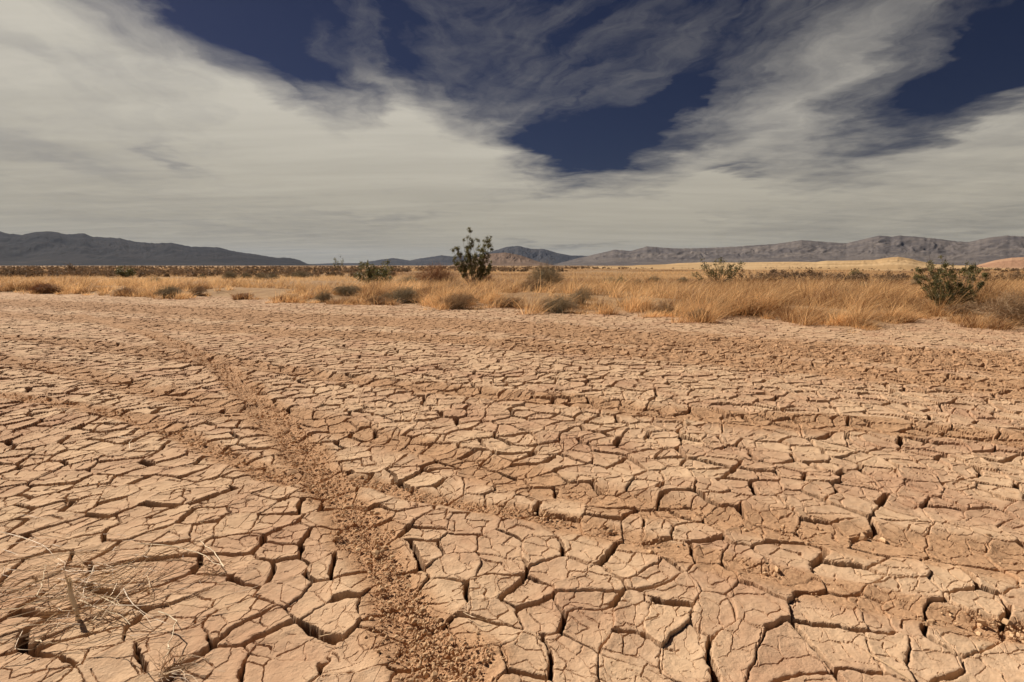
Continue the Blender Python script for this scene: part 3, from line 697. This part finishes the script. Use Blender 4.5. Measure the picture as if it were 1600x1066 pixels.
# small green and dark bushes in the middle distance: centre x, base y, width px, height px, kind, label
MID = [
 (197, 434, 34, 21, 'g', 'round dark green bush at the foot of the left mountains'),
 (20, 432, 40, 14, 'd', 'low brown bush at the far left edge on the flat'),
 (120, 428, 46, 15, 'd', 'wide low dark bush left of the round green bush'),
 (243, 444, 26, 13, 's', 'grey green tuft bush between the round green bush and the flat'),
 (316, 436, 14, 9, 's', 'tiny grey bush alone on the tan flat left'),
 (360, 438, 30, 16, 's', 'grey shrub on the left flat, pair with a wider one'),
 (385, 436, 22, 11, 's', 'small brown shrub just right of the grey pair'),
 (410, 438, 32, 13, 's', 'dark grey shrub at the left start of the golden grass'),
 (425, 437, 26, 12, 's', 'dark grey shrub close behind the left golden grass'),
 (470, 434, 40, 12, 's', 'wide dark grey shrub behind the golden grass, left of centre'),
 (640, 443, 46, 13, 's', 'tan green low shrub between the olive bush and the reddish bare shrub'),
 (952, 447, 36, 15, 's', 'dark grey round shrub on the flat right of centre, bigger of the pair'),
 (971, 446, 18, 14, 'g', 'small light green shrub touching the dark round one'),
 (997, 446, 18, 11, 's', 'small dark grey shrub standing alone right of the pair'),
 (1022, 441, 22, 11, 's', 'pale brown shrub behind the golden grass right of centre'),
 (1067, 442, 20, 10, 's', 'small grey shrub left of the crooked green bush'),
 (1178, 441, 62, 24, 'o', 'broad grey green shrub right beside the crooked green bush'),
 (1213, 431, 24, 11, 'd', 'dark low shrub at the foot of the tan hills, leftmost of the right row'),
 (1240, 434, 30, 14, 'o', 'olive shrub second from the left in the right row'),
 (1270, 432, 26, 12, 'd', 'brown shrub in the middle of the right row'),
 (1298, 438, 34, 14, 'o', 'olive brown shrub above the tallest golden grass at right'),
 (1336, 436, 24, 14, 'g', 'small green shrub above a bare arching branch'),
 (1349, 451, 22, 10, 's', 'small blue grey shrub beside the arching branch'),
 (1384, 442, 66, 20, 'o', 'wide olive shrub on the flat left of the broad right bush'),
 (1432, 448, 20, 16, 's', 'reddish grey shrub hugging the left side of the broad right bush'),
 (1556, 440, 34, 18, 'o', 'olive shrub just right of the broad right bush'),
 (1590, 440, 40, 18, 'o', 'olive shrub cut by the right edge of the view'),
]
for (cx, by, wpx, hpx, kd, lab) in MID:
    l = place(cx, by); dist = l[1]
    wid = wpx/F*dist; hgt = hpx/F*dist
    if kd == 'g':
        creosote(l, dome_tips(l, wid, hgt, 22), lab, n_leaf=1500, leaf=0.075*dist/40, spread=0.2, start=0.2, stem_r=0.012, name='green_bush')
    elif kd == 'o':
        creosote(l, dome_tips(l, wid*1.25, hgt, 12, 0.6, 0.3), lab, n_leaf=1300, leaf=0.07*dist/40, spread=0.2, start=0.2, stem_r=0.012, name='olive_bush', mt='far_scrub')
    elif kd == 'd':
        creosote(l, dome_tips(l, wid*1.3, hgt, 11, 0.6, 0.3), lab, n_leaf=1100, leaf=0.09*dist/40, spread=0.2, start=0.15, stem_r=0.02, name='desert_bush', mt='far_scrub')
    else:
        twiggy(l, wid, hgt, lab, n=260, mt='grey_brush', r=0.006*dist/35, mound=False, zmin=0.3)
# dead brush along the front of the grass
BR = [
 (72, 460, 52, 17, 'red_brush', 0, 'rust brown brush clump at the grass edge, far left'),
 (190, 463, 26, 15, 'dry_brush', 0, 'small dark brush clump at the grass edge, left'),
 (262, 467, 42, 23, 'grey_brush', 0, 'olive grey brush mound at the grass edge, largest at the left'),
 (306, 463, 30, 17, 'dry_brush', 0, 'brown brush clump just right of the olive grey mound'),
 (382, 468, 30, 10, 'red_brush', 0, 'flat brown brush clump at the grass edge left of centre'),
 (448, 473, 44, 14, 'red_brush', 0, 'rust brown brush clump in front of the tall left grass'),
 (505, 473, 30, 22, 'grey_brush', 0, 'grey upright brush tuft inside the golden grass left of centre'),
 (543, 463, 54, 18, 'grey_brush', 0, 'low grey brush half hidden in the grass below the olive bush'),
 (590, 477, 44, 16, 'dry_brush', 3, 'dark brown brush at the left foot of the grey heap with pale stems'),
 (624, 474, 66, 30, 'grey_brush', 5, 'dark grey brush heap with a few pale bent stems, left of the tall bush'),
 (668, 463, 50, 13, 'dry_brush', 3, 'thin dark brush behind the grey heap, left of the tall bush'),
 (712, 484, 68, 30, 'dry_brush', 3, 'round grey brown brush mound in front of the tall bush'),
 (704, 462, 40, 24, 'dry_brush', 0, 'dark brush under leaning grass at the foot of the tall bush'),
 (752, 448, 40, 22, 'red_brush', 3, 'bare brown twigs around the stems of the tall bush'),
 (790, 481, 60, 14, 'dry_brush', 0, 'flat straw brown brush right of the round mound'),
 (868, 489, 72, 32, 'grey_brush', 8, 'long grey bristly mound of fallen stems at the bare edge, centre'),
 (905, 477, 44, 34, 'grey_brush', 3, 'grey green brush standing behind the bristly mound'),
 (830, 458, 60, 22, 'dry_brush', 0, 'brown brush in the grass left of the bristly mound'),
 (1036, 494, 44, 28, 'dry_brush', 6, 'dark brush clump under pale bent sticks at the grass front'),
 (1086, 503, 46, 26, 'dry_brush', 4, 'brown brush clump nearest the bare ground right of centre'),
 (1112, 484, 60, 24, 'dry_brush', 3, 'dark brush hollow inside the grass right of centre'),
 (1302, 470, 60, 26, 'dry_brush', 3, 'brown brush patch inside the tallest golden grass at right'),
 (1578, 506, 110, 62, 'dry_brush', 14, 'large grey brown thicket of bare stems at the right edge'),
 (1500, 494, 60, 24, 'dry_brush', 6, 'pale dead stems at the foot of the broad green bush'),
]
for (cx, by, wpx, hpx, mt_, pale, lab) in BR:
    l = place(cx, by-1.5); dist = l[1]; wpx *= 1.12; hpx *= 0.92
    wid = wpx/F*dist; hgt = hpx/F*dist
    twiggy(l, wid, hgt, lab, n=int(210*max(0.8, wid)), mt=mt_, r=0.0035*max(1, dist/18), lean=(rng.uniform(0.0, 0.7), rng.uniform(-0.3, 0.3)), pale=pale, zmin=rng.uniform(0.05, 0.3), name='dry_brush', cat='brush')
for (cx, by, wpx, hpx, mt_, lab) in [(682, 444, 74, 34, 'red_brush', 'reddish bare shrub of fine twigs left of the tall bush'),
                                     (852, 449, 64, 42, 'grey_brush', 'grey bare shrub of fine upright twigs right of the tall bush'),
                                     (1340, 449, 34, 12, 'dry_brush', 'bare arching branch over the small blue grey shrub')]:
    l = place(cx, by); dist = l[1]
    twiggy(l, wpx/F*dist, hpx/F*dist, lab, n=420 if wpx > 40 else 70, mt=mt_, r=0.006*dist/30, mound=False, name='bare_shrub', zmin=0.35, lift=0.3)

# golden grass
def grass():
    g = Geo()
    # tufts: distance behind the edge decides the density
    N = 15500
    u = rng.uniform(-1.15, 1.15, N)
    gd = rng.exponential(5.5, N)-0.3
    x0 = u; ye = edge_y(u.astype(np.float32))
    y = ye-0.15+gd; x = u*y
    m = y < 70
    # hollows and tongues of bare ground
    nz = fbm(x*0.35, y*0.35, 3, 500)
    m &= (nz+0.25*np.exp(-gd/2.5)*(rng.uniform(size=N)) > 0.45)
    m &= (fbm(x*1.5, y*1.1, 2, 503) > 0.455)
    m &= ~((gd < 0.8) & (fbm(u*30, u*0, 2, 505) > 0.52))
    # tufts growing up against each brush heap
    ex_x = []; ex_y = []
    for (cx, by, wpx, hpx, mt_, pale, lab) in BR:
        c_ = at(cx, by-1.5, 0.05); wd_ = wpx/F*c_[1]
        k_ = int(12+12*wd_)
        if hpx >= 20: m &= ~((np.abs(x-c_[0]) < wd_*0.5) & (y-c_[1] > -1.4) & (y-c_[1] < wd_*0.25))
        a_ = rng.uniform(-0.15, math.pi+0.15, k_); q_ = rng.uniform(0.32, 0.75, k_)*wd_
        ex_x.append(c_[0]+np.cos(a_)*q_); ex_y.append(c_[1]+np.sin(a_)*q_*0.9)
    ex_x = np.concatenate(ex_x); ex_y = np.concatenate(ex_y)
    x = np.concatenate([x, ex_x]); y = np.concatenate([y, ex_y]); u = np.concatenate([u, ex_x/ex_y]); m = np.concatenate([m, np.ones(len(ex_x), bool)])
    gd = np.concatenate([gd, np.full(len(ex_x), 1.0)])
    x, y, gd, u = x[m], y[m], gd[m], u[m]
    right = sst(u, -0.5, 0.35)
    hN = fbm(x*0.5, y*0.5, 3, 510)
    rightgap = np.exp(-((u-0.70)/0.05)**2)
    cl_ = sst(fbm(x*1.5, y*1.1, 2, 503), 0.44, 0.62)
    hh = (0.20+0.45*hN+0.25*right)*rng.uniform(0.6, 1.3, len(x))*(0.36+0.95*cl_)*(0.5+0.5*sst(gd, 0.0, 1.6))*(1-0.45*sst(gd, 10, 25))*(1-0.45*rightgap)
    per = (9+11*rng.uniform(size=len(x))).astype(int)
    per = np.where(gd > 14, per*0.7, per).astype(int)
    idx = np.repeat(np.arange(len(x)), per); n = len(idx)
    rad = 0.05+0.07*hh[idx]
    ox = rng.normal(0, 1, n); oy = rng.normal(0, 1, n)
    bx = x[idx]+ox*rad; by_ = y[idx]+oy*rad
    z = hummock(bx.astype(np.float32), by_.astype(np.float32))-0.01
    la = rng.normal(0.35, 1.0, n); tl = rng.normal(0, 0.35, len(x)); tt_ = rng.normal(0, 0.20, len(x))
    D = np.stack([np.cos(la), np.sin(la)], 1)
    wind = fbm(bx*0.25, by_*0.25, 2, 530)*1.4
    D[:, 0] = ox*0.8+0.38+0.25*wind+tl[idx]; D[:, 1] = oy*0.8-0.1
    H = hh[idx]*rng.uniform(0.45, 1.15, n)
    wd = (0.0068+0.00042*by_)*rng.uniform(0.6, 1.4, n)
    bend = rng.uniform(0.15, 0.9, n)
    patch = fbm(bx*0.45, by_*0.45, 3, 540)*0.5+fbm(bx*1.4, by_*1.4, 2, 541)*0.5
    tone = np.clip(0.5+2.2*(patch-0.5)+tt_[idx]+rng.normal(0, 0.15, n), 0, 1)
    g.blades(np.stack([bx, by_, z], 1), D, H, wd, bend, tone)
    # thicker pale broken stalks among the blades
    k = rng.choice(n, int(n*0.035), replace=False)
    D2 = rng.normal(size=(len(k), 2))*0.7
    g.blades(np.stack([bx, by_, z], 1)[k], D2, H[k]*rng.uniform(0.5, 1.15, len(k)), wd[k]*1.5, rng.uniform(0, 0.6, len(k)), rng.uniform(0.8, 1.0, len(k)))
    print('grass blades', n)
    o = g.build('golden_grass', MAT['straw'])
    tag(o, 'golden dry grass growing in a belt behind the cracked mud', 'grass', kind='stuff')
    # lower paler grass and litter far back over the flat
    g = Geo(); N = 60000
    u = rng.uniform(-1.15, 1.15, N); y = 24*np.exp(rng.uniform(0, math.log(420/24), N)); x = u*y
    m = (y > edge_y(u.astype(np.float32))+8) & (fbm(x*0.08, y*0.05, 3, 560) > 0.36)
    x, y = x[m], y[m]; k = 5; idx = np.repeat(np.arange(len(x)), k); n = len(idx)
    sc = y[idx]/40
    bx = x[idx]+rng.normal(0, 0.25, n)*sc; by_ = y[idx]+rng.normal(0, 0.25, n)*sc
    z = hummock(bx.astype(np.float32), by_.astype(np.float32))
    la = rng.uniform(0, 6.28, n); D = np.stack([np.cos(la), np.sin(la)], 1)
    g.blades(np.stack([bx, by_, z], 1), D, rng.uniform(0.12, 0.45, n), 0.014*sc*rng.uniform(0.6, 1.4, n), rng.uniform(0.2, 0.8, n),
             np.clip(0.42+1.8*(fbm(bx*0.05, by_*0.05, 3, 570)-0.5)+rng.normal(0, 0.2, n), 0, 1), K=2)
    tag(g.build('pale_grass', MAT['straw']), 'short pale dry grass thinly covering the flat behind the golden belt', 'grass', kind='stuff')
grass()
# scrub reaching to the foot of the hills
def scrub():
    g = Geo(); N = 6500
    u = rng.uniform(-1.15, 1.15, N); y0 = np.where(u > 0.2, 46, 62); y = y0*np.exp(rng.uniform(0, 1, N)*np.log(1100/y0)); x = u*y
    lf = sst(-u, -0.3, 0.3)
    m = fbm(x*0.02, y*0.012, 3, 600) > (0.44-0.08*lf)
    x, y, lf = x[m], y[m], lf[m]
    hgt = rng.uniform(0.22, 0.80, len(x))*(1+0.2*lf)*(0.6+0.8*fbm(x*0.03, y*0.03, 2, 602)); wid = hgt*rng.uniform(1.2, 2.2, len(x))
    k = np.where(y < 150, 120, 60); idx = np.repeat(np.arange(len(x)), k); n = len(idx)
    d = rng.normal(size=(n, 3)); d /= np.linalg.norm(d, axis=1, keepdims=True); rr = rng.uniform(0.3, 1, n)**0.5
    lump = 0.75+0.5*rng.uniform(size=n)
    P = np.stack([x[idx]+d[:, 0]*wid[idx]*0.5*rr, y[idx]+d[:, 1]*wid[idx]*0.5*rr, np.abs(d[:, 2])*hgt[idx]*rr*lump], 1)
    P[:, 2] += hummock(P[:, 0].astype(np.float32), P[:, 1].astype(np.float32))
    tn = np.clip((hsh(idx, idx*0, 8))*0.7+rng.normal(0.1, 0.2, n), 0, 1)
    g.leaves(P, 0.11+0.0009*y[idx], tn, 0.6, 0.5)
    tag(g.build('desert_scrub', MAT['far_scrub']), 'dark line of low desert scrub merging together below the far hills', 'scrub', kind='stuff')
scrub()

# ------------------------------------------------------------ crumbled clods in the wheel tracks
def clods():
    phi = (1+5**0.5)/2
    ico = np.array([(-1, phi, 0), (1, phi, 0), (-1, -phi, 0), (1, -phi, 0), (0, -1, phi), (0, 1, phi), (0, -1, -phi), (0, 1, -phi), (phi, 0, -1), (phi, 0, 1), (-phi, 0, -1), (-phi, 0, 1)])/1.902
    fc_ = np.array([(0, 11, 5), (0, 5, 1), (0, 1, 7), (0, 7, 10), (0, 10, 11), (1, 5, 9), (5, 11, 4), (11, 10, 2), (10, 7, 6), (7, 1, 8), (3, 9, 4), (3, 4, 2), (3, 2, 6), (3, 6, 8), (3, 8, 9), (4, 9, 5), (2, 4, 11), (6, 2, 10), (8, 6, 7), (9, 8, 1)])
    N = 260000
    y = 1.3*np.exp(rng.uniform(0, math.log(13/1.3), N)); x = rng.uniform(-1.1, 1.1, N)*(y+0.25)
    xf = x.astype(np.float32); yf = y.astype(np.float32)
    rub, rut, dis = tracks(xf, yf)
    keep = rng.uniform(size=N) < np.clip(rub*0.5+dis*0.02, 0, 1)*np.clip(1.2-(y/14), 0.2, 1)
    x, y, rub, rut = x[keep], y[keep], rub[keep], rut[keep]
    sub = rng.permutation(len(x))[:26000]; x, y, rub, rut = x[sub], y[sub], rub[sub], rut[sub]
    n = len(x); s = np.clip(0.0030*np.exp(rng.normal(0, 0.55, n)), 0.0015, 0.014)*(1+0.10*y)
    V = ico[None]*(1+rng.normal(0, 0.22, (n, 12, 1)))*s[:, None, None]*rng.uniform(0.6, 1.3, (n, 1, 3))
    base = 0.05*(fbm(x*0.3, y*0.3, 3, 41)-0.5)
    V += np.stack([x, y, base+rut+rub*0.018+s*0.2], 1)[:, None, :]
    T = (fc_[None]+np.arange(n)[:, None, None]*12).reshape(-1, 3)
    print('clods', n)
    g = Geo(); g.add(V.reshape(-1, 3), T=T, tone=np.repeat(rng.uniform(size=n), 12))
    tag(g.build('soil_clods', MAT['clod']), 'crumbled reddish soil clods lying along the wheel tracks', 'soil', kind='stuff')
clods()

# ------------------------------------------------------------ dead plant in the lower left corner
def dead_plant():
    b = at(121, 968, 0.0); e = empty('dead_plant', b)
    tag(e, 'dead uprooted plant with a split pale stump and tangled dry twigs, lower left corner', 'plant')
    top = at_depth(108, 904, b[1]+0.03)-b
    s = np.linspace(0, 1, 8)[:, None]
    C = (s*top[None, :]+np.array([[0.0, 0, -0.02]])*(1-s))
    C[:, 0] += 0.006*np.sin(s[:, 0]*7)
    g = Geo(); g.tubes(C[None], (0.0088*np.array([1.5, 1.0, 0.9, 0.95, 1.1, 0.9, 0.55, 0.12]))[None], 9, [0.9])
    # splinters at the broken top
    sp0 = C[5]+rng.normal(0, 0.004, (7, 3)); sp1 = C[7]+rng.normal(0, 0.010, (7, 3))+np.array([0, 0, 0.012])
    g.tubes(np.stack([sp0, (sp0+sp1)/2+rng.normal(0, 0.002, (7, 3)), sp1], 1), np.tile([0.004, 0.003, 0.0008], (7, 1)), 4, rng.uniform(0.5, 1, 7))
    g.build('stump', MAT['pale_wood'], e, True)
    g = Geo()
    # long twigs, traced loosely: start px, end px, sag height
    long_ = [((118, 928), (0, 955), .05), ((118, 928), (210, 930), .07), ((135, 930), (330, 838), .06), ((100, 932), (40, 944), .05), ((150, 931), (190, 950), .04),
             ((60, 930), (70, 885), .08), ((40, 998), (95, 972), .03), ((55, 1002), (95, 1003), .02), ((160, 932), (268, 931), .05), ((120, 938), (205, 972), .03),
             ((30, 925), (150, 870), .06), ((115, 925), (240, 850), .08), ((0, 1010), (90, 955), .03), ((140, 970), (180, 955), .04), ((215, 850), (345, 885), .05), ((350, 885), (310, 845), .04),
             ((246, 955), (262, 1005), .05), ((262, 1005), (255, 1030), .03)]
    for (p, q, h) in long_:
        a = at(*p, h)-b; c = at(*q, rng.uniform(0.005, h))-b
        K = 9; t = np.linspace(0, 1, K)[:, None]
        nrm_ = np.cross(c-a, [0, 0, 1]); L = np.linalg.norm(c-a); nrm_ /= np.linalg.norm(nrm_)+1e-6
        C = a+(c-a)*t+nrm_*np.sin(t*math.pi)*L*rng.normal(0, 0.10)+rng.normal(0, 0.003, (K, 3))
        C[:, 2] = np.maximum(C[:, 2], 0.004)
        g.tubes(C[None], (np.linspace(1, 0.5, K)*rng.uniform(0.0022, 0.0036))[None], 4, [rng.uniform(0.65, 1)])
    g.build('branch', MAT['pale_wood'], e)
    # tangle
    g = Geo()
    n = 190
    cen = np.array([at(px, py, 0)-b for px, py in zip(rng.normal(135, 85, n), rng.normal(922, 42, n))])
    a = rng.normal(0.55, 0.55, n)+math.pi*(rng.uniform(size=n) > 0.5)
    L = rng.uniform(0.06, 0.34, n)
    z0 = rng.uniform(0.003, 0.07, n); K = 7; t = np.linspace(-1, 1, K)[None, :, None]
    dirv = np.stack([np.cos(a), np.sin(a)*0.9, rng.normal(0, 0.16, n)], 1)[:, None, :]
    perp = np.stack([-np.sin(a), np.cos(a), np.zeros(n)], 1)[:, None, :]
    C = cen[:, None, :]+dirv*t*L[:, None, None]/2*1.3+perp*(1-t**2)*(rng.normal(0, 0.22, n)*L)[:, None, None]+rng.normal(0, 0.0035, (n, K, 3))
    C[:, :, 2] += z0[:, None]; C[:, :, 2] = np.maximum(C[:, :, 2], 0.004)
    g.tubes(C, np.linspace(1, 0.45, K)[None, :]*rng.uniform(0.0009, 0.0021, n)[:, None], 3, np.clip(rng.normal(0.55, 0.35, n), 0, 1))
    g.build('twigs', MAT['twig'], e)
dead_plant()
def twig_bunch(px, py, n, L0, spread, label, name='twig_bunch', ang=1.0, tone=0.4):
    b = at(px, py, 0); e = empty(name, b); tag(e, label, 'twigs')
    g = Geo(); K = 7; t = np.linspace(0, 1, K)[None, :, None]
    a = rng.normal(ang, spread, n); L = L0*rng.uniform(0.4, 1.2, n)
    st = np.stack([rng.normal(0, 0.02, n), rng.normal(0, 0.02, n), np.full(n, 0.004)], 1)
    d = np.stack([np.cos(a), np.sin(a), np.abs(rng.normal(0.25, 0.2, n))], 1)
    perp = np.stack([-np.sin(a), np.cos(a), np.zeros(n)], 1)
    C = st[:, None]+d[:, None]*t*L[:, None, None]+perp[:, None]*np.sin(t*math.pi)*(rng.normal(0, 0.12, n)*L)[:, None, None]
    C[:, :, 2] -= (t[:, :, 0]**2*d[:, 2:3]*L[:, None])*0.8; C += rng.normal(0, 0.002, C.shape); C[:, :, 2] = np.maximum(C[:, :, 2], 0.003)
    g.tubes(C, np.linspace(1, 0.4, K)[None, :]*rng.uniform(0.0007, 0.0015, n)[:, None], 3, np.clip(rng.normal(tone, 0.3, n), 0, 1))
    g.build('twigs', MAT['twig'], e)
twig_bunch(262, 1052, 46, 0.17, 0.9, 'loose bunch of dry twigs lying on the mud at the bottom edge, left', ang=0.9)
twig_bunch(330, 900, 26, 0.14, 1.4, 'few curled brown twigs lying right of the dead plant', ang=2.6)
def straw_piece(pts, label, r=0.0016):
    P = np.array([at(x, y, h) for x, y, h in pts]); b = P[0].copy()
    t = np.arange(len(P)); tt = np.linspace(0, len(P)-1, 12)
    C = np.stack([np.interp(tt, t, P[:, i]) for i in range(3)], 1)-b+rng.normal(0, 0.001, (12, 3))
    g = Geo(); g.tubes(C[None], np.full((1, 12), r), 4, [0.9]); o = g.build('straw', MAT['twig']); o.location = b
    tag(o, label, 'straw')
straw_piece([(185, 683, .01), (210, 684, .03), (262, 681, .01)], 'pale straw lying flat on the cracked mud at the left', 0.003)
straw_piece([(203, 701, .005), (202, 692, .02), (208, 685, .03)], 'short pale straw standing beside the flat one at the left', 0.003)
straw_piece([(820, 617, .01), (850, 619, .03), (885, 614, .01)], 'thin pale straw lying on the mud in the middle', 0.003)
straw_piece([(1358, 1022, .01), (1395, 1043, .02), (1420, 1062, .01)], 'long pale straw lying at the bottom edge, right', 0.0014)
straw_piece([(724, 957, .015), (742, 965, .02), (762, 970, .005)], 'curved pale straw beside the crumbled wheel track', 0.0014)
straw_piece([(500, 994, .01), (520, 990, .03), (532, 985, .01)], 'short pale straw at the plate edge left of the track', 0.0013)
straw_piece([(1318, 672, .01), (1330, 668, .05), (1336, 664, .06)], 'short pale straw sticking up from the mud at the right', 0.003)

# ------------------------------------------------------------ air
def haze():
    m, n, o = mat('haze')
    pv = n.node('ShaderNodeVolumePrincipled'); n.l.new(pv.outputs[0], o.inputs['Volume'])
    pv.inputs['Color'].default_value = (0.45, 0.62, 1.0, 1); pv.inputs['Density'].default_value = 0.7e-5
    pv.inputs['Anisotropy'].default_value = 0.2
    a, z0, z1 = 33000, -6.0, 820.0
    V = [(-a, -a, z0), (a, -a, z0), (a, a, z0), (-a, a, z0), (-a, -a, z1), (a, -a, z1), (a, a, z1), (-a, a, z1)]
    Q = [(0, 3, 2, 1), (4, 5, 6, 7), (0, 1, 5, 4), (1, 2, 6, 5), (2, 3, 7, 6), (3, 0, 4, 7)]
    h = mesh_obj('haze', V, Q, None, m); tag(h, 'thin pale air haze over the plain and mountains', 'haze', kind='stuff')
haze()
